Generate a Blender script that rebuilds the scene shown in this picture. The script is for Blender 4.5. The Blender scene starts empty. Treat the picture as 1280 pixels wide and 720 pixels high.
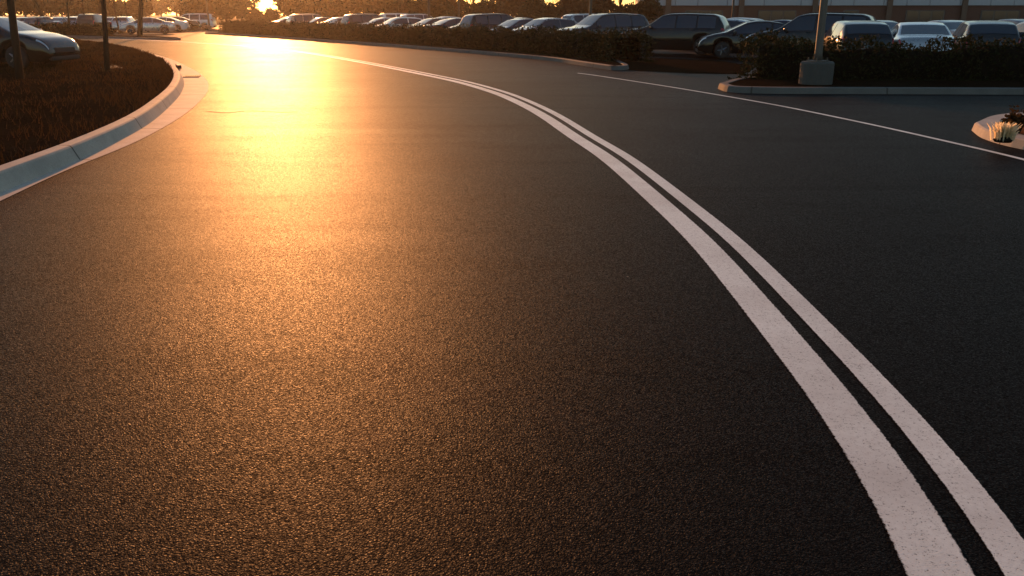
import bpy, bmesh, math, random
import numpy as np
from mathutils import Vector, Matrix
random.seed(7); RNG = np.random.default_rng(7)
scene = bpy.context.scene
col = scene.collection
R = math.radians

# ------------------------------------------------------------------ camera
F, HY, H = 1050.0, 18.0, 1.7            # focal length in photo pixels, horizon row, eye height
PITCH = math.atan((360 - HY) / F)
CP, SP = math.cos(PITCH), math.sin(PITCH)
cam = bpy.data.cameras.new('camera'); cam_o = bpy.data.objects.new('camera', cam); col.objects.link(cam_o)
cam_o.location = (0, 0, H); cam_o.rotation_euler = (math.pi / 2 - PITCH, 0, 0)
cam.sensor_width = 36; cam.lens = 36 * F / 1280; cam.clip_start = 0.05; cam.clip_end = 6000
scene.camera = cam_o

def gp(u, v, z=0.0):
    """photo point -> point on the level plane of height z"""
    x = (u - 640) / F; y = -(v - 360) / F
    d = (x, CP + y * SP, -SP + y * CP)
    t = (H - z) / -d[2]
    return Vector((d[0] * t, d[1] * t, z))

def at(u, Y, z=0.0):
    """point on the ground at depth Y in the direction of photo column u"""
    return Vector(((u - 640) / F * (Y * CP + (H - z) * SP), Y, z))

# ------------------------------------------------------------------ tags
def tag(o, label=None, cat=None, group=None, kind=None):
    if label: o['label'] = label
    if cat: o['category'] = cat
    if group: o['group'] = group
    if kind: o['kind'] = kind
    return o

def empty(name, loc=(0, 0, 0), rz=0.0):
    o = bpy.data.objects.new(name, None); col.objects.link(o)
    o.location = loc; o.rotation_euler = (0, 0, rz); o.empty_display_size = 0.2
    return o

def copy_tree(o, parent=None):
    c = o.copy(); col.objects.link(c)
    if parent is not None:
        c.parent = parent
    for ch in list(o.children):
        copy_tree(ch, c)
    return c

def link(name, me, mat=None, parent=None, smooth=False):
    o = bpy.data.objects.new(name, me); col.objects.link(o)
    if mat is not None:
        me.materials.append(mat)
    if parent is not None:
        o.parent = parent
    if smooth and len(me.polygons):
        me.polygons.foreach_set('use_smooth', [True] * len(me.polygons))
    return o

# ------------------------------------------------------------------ mesh builder
class MB:
    def __init__(s): s.v = []; s.f = []
    def add(s, verts, faces):
        n = len(s.v); s.v += [tuple(p) for p in verts]; s.f += [tuple(i + n for i in f) for f in faces]
    def box(s, c, d, rz=0.0, bev=0.0):
        cx, cy, cz = c; hx, hy, hz = d[0] / 2, d[1] / 2, d[2] / 2
        b = min(bev, hx * .9, hy * .9, hz * .9)
        pts, fs = [], []
        if b <= 0:
            for z in (-hz, hz):
                for x, y in ((-hx, -hy), (hx, -hy), (hx, hy), (-hx, hy)): pts.append((x, y, z))
            fs = [(3, 2, 1, 0), (4, 5, 6, 7), (0, 1, 5, 4), (1, 2, 6, 5), (2, 3, 7, 6), (3, 0, 4, 7)]
        else:
            def ring(ix, iy, z, c):
                return [(-ix + c, -iy, z), (ix - c, -iy, z), (ix, -iy + c, z), (ix, iy - c, z), (ix - c, iy, z), (-ix + c, iy, z), (-ix, iy - c, z), (-ix, -iy + c, z)]
            rs = [ring(hx - b, hy - b, -hz, b * .5), ring(hx, hy, -hz + b, b), ring(hx, hy, hz - b, b), ring(hx - b, hy - b, hz, b * .5)]
            for r in rs: pts += r
            fs = [tuple(range(7, -1, -1)), tuple(range(24, 32))]
            for k in range(3):
                for i in range(8):
                    j = (i + 1) % 8; fs.append((k * 8 + i, k * 8 + j, k * 8 + 8 + j, k * 8 + 8 + i))
        ca, sa = math.cos(rz), math.sin(rz)
        s.add([(cx + x * ca - y * sa, cy + x * sa + y * ca, cz + z) for x, y, z in pts], fs)
    def tube(s, pts, rad, n=6, cap=True):
        pts = [Vector(p) for p in pts]; k = len(pts)
        if not hasattr(rad, '__len__'): rad = [rad] * k
        rings = []
        for i, p in enumerate(pts):
            d = (pts[min(i + 1, k - 1)] - pts[max(i - 1, 0)]).normalized()
            a = d.cross(Vector((0, 0, 1)) if abs(d.z) < .9 else Vector((1, 0, 0))).normalized(); b = d.cross(a)
            rings.append([p + (a * math.cos(t) + b * math.sin(t)) * rad[i] for t in [2 * math.pi * j / n for j in range(n)]])
        fs = []
        for i in range(k - 1):
            for j in range(n):
                m = (j + 1) % n; fs.append((i * n + j, i * n + m, i * n + n + m, i * n + n + j))
        if cap:
            fs.append(tuple(range(n - 1, -1, -1))); fs.append(tuple((k - 1) * n + j for j in range(n)))
        s.add([p for r in rings for p in r], fs)
    def lathe(s, prof, n=16, axis='z', c=(0, 0, 0)):
        """prof: (radius, height) pairs"""
        vs, fs = [], []
        for r, h in prof:
            for j in range(n):
                a = 2 * math.pi * j / n; x, y = r * math.cos(a), r * math.sin(a)
                vs.append((c[0] + x, c[1] + y, c[2] + h) if axis == 'z' else (c[0] + x, c[1] + h, c[2] + y))
        for i in range(len(prof) - 1):
            for j in range(n):
                m = (j + 1) % n; fs.append((i * n + j, i * n + m, i * n + n + m, i * n + n + j))
        fs.append(tuple(range(n))); fs.append(tuple((len(prof) - 1) * n + j for j in range(n)))
        s.add(vs, fs)
    def build(s, name, mat, parent=None, smooth=False):
        me = bpy.data.meshes.new(name); me.from_pydata(s.v, [], s.f); me.update()
        bm = bmesh.new(); bm.from_mesh(me); bmesh.ops.recalc_face_normals(bm, faces=bm.faces); bm.to_mesh(me); bm.free()
        return link(name, me, mat, parent, smooth)

def quads_mesh(name, V, nv=4):
    """V: (n, nv, 3) array -> mesh of n separate faces"""
    n = len(V); me = bpy.data.meshes.new(name)
    me.vertices.add(n * nv); me.vertices.foreach_set('co', V.reshape(-1).astype(np.float32))
    me.loops.add(n * nv); me.loops.foreach_set('vertex_index', np.arange(n * nv, dtype=np.int32))
    me.polygons.add(n); me.polygons.foreach_set('loop_start', np.arange(0, n * nv, nv, dtype=np.int32))
    me.update(); me.validate()
    return me

def leaves(P, size, flat=0.0, aspect=.6):
    """leaf quads at points P (n,3)"""
    n = len(P); a = RNG.normal(size=(n, 3)); a /= np.linalg.norm(a, axis=1)[:, None]
    b = RNG.normal(size=(n, 3)); b -= (b * a).sum(1)[:, None] * a; b /= np.linalg.norm(b, axis=1)[:, None]
    s = (size * RNG.uniform(.6, 1.35, n))[:, None]
    a = a * s; b = b * s * aspect
    return np.stack([P - a, P - b * .9 + a * .1, P + a, P + b * .9 + a * .1], 1)

def catmull(pts, n=10):
    pts = [Vector(p) for p in pts]; P = [pts[0] * 2 - pts[1]] + pts + [pts[-1] * 2 - pts[-2]]; out = []
    for i in range(1, len(P) - 2):
        for k in range(n):
            t = k / n
            out.append(.5 * ((2 * P[i]) + (-P[i - 1] + P[i + 1]) * t + (2 * P[i - 1] - 5 * P[i] + 4 * P[i + 1] - P[i + 2]) * t * t + (-P[i - 1] + 3 * P[i] - 3 * P[i + 1] + P[i + 2]) * t ** 3))
    out.append(pts[-1]); return out

def resample(pts, step):
    out = [pts[0].copy()]; acc = 0.0
    for a, b in zip(pts, pts[1:]):
        L = (b - a).length
        if L < 1e-6: continue
        d = step - acc
        while d <= L:
            out.append(a + (b - a) * (d / L)); d += step
        acc = L - (d - step)
    out.append(pts[-1].copy()); return out

def normals2(pts, closed=False):
    n = len(pts); out = []
    for i in range(n):
        d = (pts[(i + 1) % n] - pts[i - 1]) if closed else (pts[min(i + 1, n - 1)] - pts[max(i - 1, 0)])
        d = Vector((d.x, d.y, 0)).normalized(); out.append(Vector((-d.y, d.x, 0)))
    return out

def strip(name, mat, rows, parent=None, smooth=False, closed=False):
    """rows: list of equally long point lists; faces between neighbours; UV = (row, length along)"""
    n = len(rows[0]); m = len(rows)
    vs = [p for r in rows for p in r]; fs = []
    for i in range(m - 1):
        for j in range(n if closed else n - 1):
            k = (j + 1) % n; fs.append((i * n + j, i * n + k, i * n + n + k, i * n + n + j))
    me = bpy.data.meshes.new(name); me.from_pydata([tuple(p) for p in vs], [], fs); me.update()
    L = [0.0]
    for a, b in zip(rows[0], rows[0][1:]): L.append(L[-1] + (b - a).length)
    uv = me.uv_layers.new(name='UVMap')
    for lp in me.loops:
        uv.data[lp.index].uv = ((lp.vertex_index // n) / (m - 1), L[lp.vertex_index % n])
    bm = bmesh.new(); bm.from_mesh(me); bmesh.ops.recalc_face_normals(bm, faces=bm.faces)
    if sum(f.normal.z * f.calc_area() for f in bm.faces) < 0: bmesh.ops.reverse_faces(bm, faces=bm.faces)
    bm.to_mesh(me); bm.free()
    return link(name, me, mat, parent, smooth)

def poly(name, mat, pts, z, parent=None):
    bm = bmesh.new(); vs = [bm.verts.new((p.x, p.y, z)) for p in pts]; f = bm.faces.new(vs)
    bm.normal_update()
    if f.normal.z < 0: bmesh.ops.reverse_faces(bm, faces=[f])
    bmesh.ops.triangulate(bm, faces=bm.faces)
    me = bpy.data.meshes.new(name); bm.to_mesh(me); bm.free()
    return link(name, me, mat, parent)

# ------------------------------------------------------------------ materials
class NT:
    def __init__(s, name):
        s.m = bpy.data.materials.new(name); s.m.use_nodes = True; s.t = s.m.node_tree
        s.b = s.t.nodes['Principled BSDF']; s.out = s.t.nodes['Material Output']
    def n(s, ty, **kw):
        x = s.t.nodes.new(ty)
        for k, v in kw.items():
            if k in x.inputs: x.inputs[k].default_value = v
            else: setattr(x, k, v)
        return x
    def l(s, a, b): s.t.links.new(a, b)
    def coord(s, kind='Object'):
        return s.n('ShaderNodeTexCoord').outputs[kind]
    def geo(s): return s.n('ShaderNodeNewGeometry').outputs['Position']
    def noise(s, vec, scale, detail=4, rough=.55, stretch=None):
        if stretch:
            mp = s.n('ShaderNodeMapping'); mp.inputs['Scale'].default_value = stretch; s.l(vec, mp.inputs['Vector']); vec = mp.outputs['Vector']
        x = s.n('ShaderNodeTexNoise', Scale=scale, Detail=detail, Roughness=rough); s.l(vec, x.inputs['Vector']); return x.outputs['Fac']
    def ramp(s, fac, stops):
        r = s.n('ShaderNodeValToRGB'); e = r.color_ramp.elements
        while len(e) < len(stops): e.new(.5)
        for i, (p, c) in enumerate(stops):
            e[i].position = p; e[i].color = (c, c, c, 1) if not hasattr(c, '__len__') else (*c, 1)
        s.l(fac, r.inputs['Fac']); return r.outputs['Color']
    def mix(s, fac, a, b, mode='MIX'):
        x = s.n('ShaderNodeMix', data_type='RGBA', blend_type=mode)
        for sock, val in ((x.inputs['Factor'], fac), (x.inputs['A'], a), (x.inputs['B'], b)):
            if hasattr(val, 'is_output'): s.l(val, sock)
            elif hasattr(val, '__len__'): sock.default_value = (*val, 1)
            else: sock.default_value = val if sock.type == 'VALUE' else (val, val, val, 1)
        return x.outputs['Result']
    def math(s, op, a, b=0.0):
        x = s.n('ShaderNodeMath', operation=op)
        for sock, val in ((x.inputs[0], a), (x.inputs[1], b)):
            if hasattr(val, 'is_output'): s.l(val, sock)
            else: sock.default_value = val
        return x.outputs[0]
    def bump(s, h, dist, strength=1.0, prev=None):
        x = s.n('ShaderNodeBump', Distance=dist, Strength=strength); s.l(h, x.inputs['Height'])
        if prev is not None: s.l(prev, x.inputs['Normal'])
        s.l(x.outputs['Normal'], s.b.inputs['Normal']); return x.outputs['Normal']
    def set(s, **kw):
        for k, v in kw.items():
            k = k.replace('_', ' ')
            if hasattr(v, 'is_output'): s.l(v, s.b.inputs[k])
            elif hasattr(v, '__len__'): s.b.inputs[k].default_value = (*v, 1)
            else: s.b.inputs[k].default_value = v
        return s

def simple(name, c, rough=.6, metal=0.0, spec=.5, coat=0.0, var=.15, scale=6.0):
    t = NT(name); f = t.noise(t.coord(), scale)
    t.set(Base_Color=t.mix(f, tuple(x * (1 - var) for x in c), tuple(min(1, x * (1 + var)) for x in c)), Roughness=rough, Metallic=metal, Specular_IOR_Level=spec, Coat_Weight=coat, Coat_Roughness=.04)
    return t.m

def asphalt(name, base, rough_lo, rough_hi, coat):
    t = NT(name); P = t.geo()
    fine = t.noise(P, 260, 2, .6); mid = t.noise(P, 85, 3, .6); big = t.noise(P, .35, 4, .6); streak = t.noise(P, .9, 4, .6, (.25, 1.6, 1))
    agg = t.n('ShaderNodeTexVoronoi', Scale=170.0); t.l(P, agg.inputs['Vector'])
    flecks = t.n('ShaderNodeTexVoronoi', Scale=1.7); t.l(P, flecks.inputs['Vector'])
    c = t.mix(t.ramp(fine, [(.3, 0.), (.7, 1.)]), tuple(x * .55 for x in base), tuple(x * 1.5 for x in base))
    c = t.mix(t.ramp(big, [(.35, 0.), (.65, 1.)]), c, t.mix(.75, c, base))
    c = t.mix(t.ramp(agg.outputs['Distance'], [(.08, 1.), (.2, 0.)]), c, tuple(x * 2.6 for x in base))
    c = t.mix(t.ramp(flecks.outputs['Distance'], [(.008, .8), (.016, 0.)]), c, (.25, .22, .18))
    tar = t.ramp(streak, [(.38, 1.), (.47, 0.)])
    c = t.mix(t.math('MULTIPLY', tar, .5), c, tuple(x * .5 for x in base))
    r = t.math('ADD', t.math('MULTIPLY', t.ramp(big, [(.3, 0.), (.7, 1.)]), rough_hi - rough_lo), rough_lo)
    r = t.math('ADD', r, t.math('MULTIPLY', tar, .016))
    grain = t.n('ShaderNodeTexVoronoi', Scale=125.0); t.l(P, grain.inputs['Vector'])
    gs = t.n('ShaderNodeSeparateColor'); t.l(grain.outputs['Color'], gs.inputs[0])
    pit = t.ramp(grain.outputs['Distance'], [(.3, 1.), (.62, 0.)])
    spec = t.math('MULTIPLY', t.math('MULTIPLY', t.math('ADD', t.math('MULTIPLY', t.math('POWER', gs.outputs[0], 1.7), 1.9), .3), t.math('ADD', t.math('MULTIPLY', pit, .8), .35)), .03)
    r = t.math('ADD', r, t.math('MULTIPLY', t.math('SUBTRACT', gs.outputs[1], .5), .16))
    t.set(Base_Color=c, Roughness=r, Coat_Weight=coat, Coat_Roughness=.3, Specular_IOR_Level=spec)
    b = t.bump(mid, .003, .5)
    b = t.bump(agg.outputs['Distance'], .002, .5, b)
    b = t.bump(grain.outputs['Distance'], -.003, .48, b)
    t.l(b, t.b.inputs['Coat Normal'])
    return t.m

def paint_mat():
    t = NT('worn white road paint'); P = t.geo(); uv = t.n('ShaderNodeTexCoord').outputs['UV']
    sep = t.n('ShaderNodeSeparateXYZ'); t.l(uv, sep.inputs[0])
    edge = t.math('ABSOLUTE', t.math('SUBTRACT', sep.outputs['X'], .5))
    fine = t.noise(P, 120, 3, .65); mid = t.noise(P, 45, 5, .7); big = t.noise(P, 1.1, 4, .6)
    c = t.mix(t.ramp(mid, [(.35, 0.), (.65, 1.)]), (.69, .70, .65), (.80, .825, .775))
    c = t.mix(t.ramp(big, [(.4, 0.), (.7, .7)]), c, (.50, .47, .43))
    chip = t.math('ADD', t.math('MULTIPLY', t.ramp(fine, [(.2, 0.), (.8, 1.)]), .6), t.math('MULTIPLY', mid, .5))
    c = t.mix(t.ramp(chip, [(.36, .85), (.45, 0.)]), c, (.05, .045, .04))
    t.set(Base_Color=c, Roughness=.52, Specular_IOR_Level=.4)
    t.bump(fine, .002, .5)
    # ragged, worn edge
    e = t.math('ADD', edge, t.math('MULTIPLY', t.math('SUBTRACT', t.noise(P, 60, 3, .7), .5), .11))
    gone = t.ramp(e, [(.465, 0.), (.495, 1.)])
    tr = t.n('ShaderNodeBsdfTransparent'); mx = t.n('ShaderNodeMixShader')
    t.l(gone, mx.inputs[0]); t.l(t.b.outputs[0], mx.inputs[1]); t.l(tr.outputs[0], mx.inputs[2]); t.l(mx.outputs[0], t.out.inputs['Surface'])
    return t.m

def concrete(name, c, rough=.75, joint=3.0):
    t = NT(name); P = t.geo(); uv = t.n('ShaderNodeTexCoord').outputs['UV']
    sep = t.n('ShaderNodeSeparateXYZ'); t.l(uv, sep.inputs[0])
    a = t.noise(P, 2.2, 6, .65); b = t.noise(P, 45, 3, .6)
    k = t.mix(t.ramp(a, [(.3, 0.), (.7, 1.)]), tuple(x * .72 for x in c), c)
    k = t.mix(t.ramp(b, [(.35, .35), (.6, 0.)]), k, tuple(x * .55 for x in c))
    if joint:
        fr = t.math('FRACT', t.math('DIVIDE', sep.outputs['Y'], joint))
        k = t.mix(t.ramp(t.math('ABSOLUTE', t.math('SUBTRACT', fr, .5)), [(.004, .85), (.008, 0.)]), k, (.05, .045, .04))
    t.set(Base_Color=k, Roughness=rough, Specular_IOR_Level=.08)
    t.bump(b, .002, .4)
    return t.m

def leaf_mat(name, c1, c2, trans=.35):
    t = NT(name); f = t.noise(t.geo(), 2.5, 3); g = t.noise(t.geo(), 35, 1)
    c = t.mix(t.math('ADD', t.math('MULTIPLY', f, .6), t.math('MULTIPLY', g, .4)), c1, c2)
    c = t.mix(t.ramp(g, [(.58, 0.), (.7, .6)]), c, tuple(x * 1.7 for x in c2))
    t.set(Base_Color=c, Roughness=.8, Specular_IOR_Level=.03)
    tr = t.n('ShaderNodeBsdfTranslucent'); t.l(c, tr.inputs['Color'])
    mx = t.n('ShaderNodeMixShader'); mx.inputs[0].default_value = trans
    t.l(t.b.outputs[0], mx.inputs[1]); t.l(tr.outputs[0], mx.inputs[2]); t.l(mx.outputs[0], t.out.inputs['Surface'])
    return t.m

def soil_mat(name, c1, c2):
    t = NT(name); P = t.geo(); a = t.noise(P, .8, 5, .65); b = t.noise(P, 22, 4, .7)
    c = t.mix(t.ramp(a, [(.35, 0.), (.65, 1.)]), c1, c2); c = t.mix(t.ramp(b, [(.4, .6), (.6, 0.)]), c, tuple(x * .4 for x in c1))
    t.set(Base_Color=c, Roughness=1.0, Specular_IOR_Level=.0); t.bump(b, .03, .8)
    return t.m

def brick_mat():
    t = NT('dark red brick'); uv = t.coord('Object')
    mp = t.n('ShaderNodeMapping'); mp.inputs['Rotation'].default_value = (math.pi / 2, 0, 0); t.l(uv, mp.inputs['Vector'])
    br = t.n('ShaderNodeTexBrick', Scale=2.2); t.l(mp.outputs['Vector'], br.inputs['Vector'])
    br.inputs['Color1'].default_value = (.10, .035, .022, 1); br.inputs['Color2'].default_value = (.14, .05, .03, 1); br.inputs['Mortar'].default_value = (.11, .09, .075, 1)
    br.inputs['Mortar Size'].default_value = .012; br.inputs['Brick Width'].default_value = .45; br.inputs['Row Height'].default_value = .16
    n = t.noise(uv, .5, 4); t.set(Base_Color=t.mix(t.math('MULTIPLY', n, .5), br.outputs['Color'], (.06, .03, .02)), Roughness=.85)
    return t.m

def bark_mat(name, c):
    t = NT(name); P = t.coord(); n = t.noise(P, 9, 5, .7, (1, 1, .18))
    t.set(Base_Color=t.mix(n, tuple(x * .5 for x in c), tuple(x * 1.4 for x in c)), Roughness=.95, Specular_IOR_Level=.03); t.bump(n, .03, .7)
    return t.m

def carpaint(name, c, rough=.28, metal=.0, flake=0.0):
    t = NT(name); n = t.noise(t.coord(), 3, 4); d = t.noise(t.geo(), 1.3, 5)
    cc = t.mix(t.ramp(d, [(.45, 0.), (.8, .1)]), c, (.10, .085, .07))
    t.set(Base_Color=cc, Roughness=t.math('ADD', t.math('MULTIPLY', n, .12), rough - .06), Metallic=metal, Specular_IOR_Level=.3, Coat_Weight=.5 if max(c) < .06 else .8, Coat_Roughness=.07)
    return t.m

M = dict(
    road=asphalt('worn dark asphalt', (.0065, .0062, .006), .49, .53, .0),
    lot=asphalt('parking lot asphalt', (.012, .012, .0125), .55, .65, .0),
    paint=paint_mat(),
    kerb=concrete('pale kerb concrete', (.50, .455, .40)),
    gutter=concrete('gutter concrete', (.56, .51, .45), .7, 3.0),
    greykerb=concrete('grey kerb concrete', (.15, .145, .14)),
    post=concrete('post footing concrete', (.10, .099, .097), .8, 0),
    soil=soil_mat('verge soil', (.022, .013, .008), (.032, .02, .011)),
    ground=soil_mat('field soil', (.055, .045, .028), (.075, .06, .035)),
    mulch=soil_mat('bark mulch', (.16, .07, .03), (.24, .11, .05)),
    grass=leaf_mat('dry grass', (.036, .019, .008), (.06, .03, .011), .35),
    hedge=leaf_mat('hedge leaves', (.016, .018, .008), (.032, .032, .013), .15),
    twig=simple('hedge twigs', (.014, .011, .008), 1.0, spec=.0),
    straw=leaf_mat('pale dry straw', (.75, .62, .4), (.85, .74, .52), .75),
    autumn=leaf_mat('autumn leaves', (.035, .022, .010), (.07, .038, .016), .25),
    green=leaf_mat('dull green leaves', (.018, .02, .009), (.036, .034, .014), .2),
    bark=bark_mat('bark', (.045, .032, .024)),
    brick=brick_mat(),
    panel=simple('pale wall panel', (.36, .37, .42), .55, var=.08, scale=1.2),
    trim=simple('tan pilaster', (.11, .065, .045), .7),
    roofm=simple('dark roof edge', (.06, .06, .065), .5),
    steel=simple('painted steel pole', (.09, .08, .072), .6, .2),
    darksteel=simple('dark steel pole', (.04, .036, .032), .45, .3),
    lens=simple('lamp lens', (.6, .58, .54), .2),
    glass=simple('dark car glass', (.05, .058, .075), .05, .5, .6, var=.1),
    wglass=simple('window glass', (.03, .035, .045), .08, 0, .6),
    seal=simple('tar crack seal', (.008, .008, .008), .75, spec=.02),
    rubber=simple('tyre rubber', (.018, .018, .018), .8),
    alloy=simple('alloy wheel', (.35, .35, .36), .3, .9),
    blacktrim=simple('black plastic trim', (.015, .015, .016), .55),
    chrome=simple('headlight glass', (.7, .7, .72), .08, .6),
    redlens=simple('red tail light', (.35, .015, .012), .12, coat=.5),
    plate=simple('number plate', (.55, .55, .52), .4),
    iron=simple('cast iron', (.035, .03, .028), .55, .5),
    stone=simple('pale boulder', (.52, .42, .30), .85, var=.25, scale=9),
)
PAINTS = dict(black=carpaint('black car paint', (.006, .006, .007), .2), charcoal=carpaint('charcoal car paint', (.03, .031, .034), .26, .5),
              white=carpaint('white car paint', (.72, .72, .71), .3), silver=carpaint('silver car paint', (.42, .43, .45), .28, .7),
              blue=carpaint('dark blue car paint', (.012, .02, .055), .24, .3), red=carpaint('dark red car paint', (.13, .012, .01), .24, .2),
              beige=carpaint('beige car paint', (.35, .29, .22), .28, .5), grey=carpaint('grey car paint', (.14, .145, .15), .27, .6))

# ------------------------------------------------------------------ ground, road, lot
tag(strip('ground', M['ground'], [[Vector((-1500, y, -.02)), Vector((1500, y, -.02))] for y in (-300, 0, 60, 200, 2500)]), kind='structure')
# road sheet (everything paved near the camera)
road_pts = [Vector(p) for p in ((-14, -6, 0), (16, -6, 0), (40, 6, 0), (70, 24, 0), (70, 30, 0), (12, 33, 0), (2, 40, 0), (-14, 70, 0), (-30, 96, 0), (-75, 130, 0), (-78, 84, 0), (-40, 58, 0), (-24, 44, 0), (-12, 27, 0), (-9, 10, 0))]
tag(poly('road', M['road'], road_pts, .0), kind='structure')
lot_pts = [Vector(p) for p in ((12, 33.2, 0), (70, 30.2, 0), (75, 120, 0), (-40, 150, 0), (-72, 134, 0), (-30, 97, 0), (-14, 71, 0), (2, 41, 0))]
tag(poly('parking_lot', M['lot'], lot_pts, .004), kind='structure')
tag(poly('side_lot', M['lot'], [Vector(p) for p in ((-30, 23.5, 0), (-10.8, 24.6, 0), (-15, 31, 0), (-26, 43, 0), (-60, 66, 0), (-75, 60, 0), (-70, 30, 0))], .2), kind='structure')

# ------------------------------------------------------------------ left kerb and gutter
base_px = [(-190, 330), (-100, 288), (0, 243), (111, 196), (180, 160), (212, 134), (227, 116), (230, 101), (221, 88), (203, 76), (155, 62), (100, 54), (30, 47.5), (-60, 43)]
out_px = [(-190, 346), (-100, 300), (0, 252), (83, 213), (167, 179), (222, 149), (250, 127), (261, 110), (255, 96), (236, 84), (204, 71), (155, 59.5), (100, 52.3), (30, 46.2), (-60, 42)]
B = resample(catmull([gp(*p) for p in base_px]), .25)
O0 = catmull([gp(*p) for p in out_px], 24)
nB = normals2(B)
if nB[0].x > 0: nB = [-n for n in nB]
O = []
for b, n in zip(B, nB):                                  # nearest point of the outer gutter edge
    q = min(O0, key=lambda p: (p - b).length + 2 * max(0, (p - b).dot(n)))
    O.append(Vector((q.x, q.y, 0)))
for _ in range(6):
    O = [O[0]] + [(O[i - 1] + O[i] * 2 + O[i + 1]) / 4 for i in range(1, len(O) - 1)] + [O[-1]]
W_ = lambda off, z: [b + n * off + Vector((0, 0, z)) for b, n in zip(B, nB)]
HK = .19
tag(strip('kerb', M['kerb'], [W_(0, .012), W_(.02, .05), W_(.075, HK - .025), W_(.095, HK - .006), W_(.12, HK), W_(.23, HK + .004), W_(.245, HK - .01), W_(.25, 0)], smooth=False), kind='structure')
tag(strip('gutter', M['gutter'], [[o + Vector((0, 0, .005)) for o in O], [(o * .5 + b * .5) + Vector((0, 0, .009)) for o, b in zip(O, B)], W_(0, .012)]), kind='structure')
# verge behind the kerb: a slightly mounded sheet of soil
edge = W_(.248, HK - .02)
far = [Vector((min(p.x - 4, -34 - .3 * p.y), p.y * 1.0 + (p.y > 24) * (p.y - 24) * .25 - (p.y < 24) * 0, .22)) for p in edge]
rows = []
for k in range(26):
    t = (k / 25) ** 1.6
    rows.append([e.lerp(f_, t) + Vector((0, 0, .09 * math.sin(min(1, t * 6) * math.pi / 2) + .03 * math.sin(e.y * 1.3 + t * 40) * (t > 0))) for e, f_ in zip(edge, far)])
tag(strip('verge', M['soil'], rows, smooth=True), kind='structure')
# grass on the verge
A = []
rr = np.array([[tuple(p) for p in r] for r in rows])
ne = rr.shape[1]
pts = []
for _ in range(80000):
    j = random.random() ** .8 * (ne - 1.01); t = random.random() ** 1.7
    k = t ** (1 / 1.6) * 24.99; k0, j0 = int(k), int(j)
    p = rr[k0, j0] * (1 - (k - k0)) * (1 - (j - j0)) + rr[k0 + 1, j0] * (k - k0) * (1 - (j - j0)) + rr[k0, j0 + 1] * (1 - (k - k0)) * (j - j0) + rr[k0 + 1, j0 + 1] * (k - k0) * (j - j0)
    pts.append(p)
P = np.array(pts); n = len(P)
patch = .5 + .5 * np.sin(P[:, 0] * 1.7 + np.sin(P[:, 1] * .9) * 2) * np.sin(P[:, 1] * 1.3)
hgt = (.05 + .09 * patch) * RNG.uniform(.5, 1.4, n); ang = RNG.uniform(0, 2 * np.pi, n)
w = .004 + P[:, 1:2] * .0004; d = np.stack([np.cos(ang), np.sin(ang), 0 * ang], 1) * w
lean = np.stack([RNG.normal(0, .4, n) * hgt, RNG.normal(0, .4, n) * hgt, hgt], 1)
tag(link('grass', quads_mesh('grass', np.stack([P - d, P + d, P + lean], 1), 3), M['grass']), 'short dry brown grass growing over the kerbed verge on the left', 'grass', kind='stuff')

# storm drain in the nose of the kerb
t = tag(empty('storm_drain', gp(240, 96.5)), 'dark storm drain set into the rounded nose of the left gutter', 'storm drain')
ang = math.atan2((gp(255, 96) - gp(225, 88)).y, (gp(255, 96) - gp(225, 88)).x)
g = MB()
for k in range(7): g.box((-.36 + k * .12, 0, .02), (.05, .5, .03))
g.box((0, .28, .02), (.86, .06, .034)); g.box((0, -.28, .02), (.86, .06, .034)); g.build('grate', M['iron'], t)
g = MB(); g.box((-.0, 0, .010), (.8, .52, .01)); g.build('pit', M['blacktrim'], t)  # flat dark plate stands for the shade in the drain hole
t.rotation_euler.z = .25; t.scale = (.5, .8, 1)
t2 = MB(); c_ = gp(224, 86.5); t2.box((0, 0, .0), (.9, .12, .11), 0, .01); o = t2.build('kerb_inlet', M['iron'])  # solid dark block in place of the shade inside the inlet slot
o.location = (c_.x - .02, c_.y + .02, .09); o.rotation_euler.z = math.atan2((gp(232, 96) - gp(215, 83)).y, (gp(232, 96) - gp(215, 83)).x)
tag(o, 'dark block for the shaded slot of the kerb inlet in the left kerb beside the drain', 'drain inlet')

# ------------------------------------------------------------------ painted lines
gap_px = [(1420, 1100), (1318, 860), (1242, 720), (1163, 600), (1083, 500), (993, 400), (909, 310), (852, 260), (776, 199), (730, 170.5), (692, 146), (661, 130), (628, 116.5), (585, 104), (546, 95.5), (485, 83.5), (430, 73.5), (380, 65.5), (325, 59.5), (275, 55.5), (227, 52.5), (170, 49.5), (100, 46.5), (20, 43.5)]
C = resample(catmull([gp(*p) for p in gap_px], 14), .2)
for _ in range(10):
    C = [C[0]] + [(C[i - 1] + C[i] * 2 + C[i + 1]) / 4 for i in range(1, len(C) - 1)] + [C[-1]]
nC = normals2(C)                                          # to the left of the direction of travel
def line(a, b):
    return [[c + n * a + Vector((0, 0, .006)) for c, n in zip(C, nC)], [c + n * b + Vector((0, 0, .006)) for c, n in zip(C, nC)]]
tag(strip('road_marking', M['paint'], line(.045, .262)), kind='structure')
tag(strip('road_marking', M['paint'], line(-.045, -.188)), kind='structure')
sl = catmull([gp(258, 139.5), gp(285, 141), gp(312, 138.8), gp(352, 140.6), gp(372, 140)], 8); ns_ = normals2(sl)
tag(strip('crack_seal', M['seal'], [[c + n * k + Vector((0, 0, .003)) for c, n in zip(sl, ns_)] for k in (.03, -.025)]), kind='structure')
fog_px = [(1480, 262), (1380, 229), (1280, 200), (1172, 174.5), (1068, 151.5), (964, 130.5), (860, 112.5), (794, 102), (741, 94), (722, 91.6)]
Fg = resample(catmull([gp(*p) for p in fog_px], 14), .2); nF = normals2(Fg)
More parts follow.
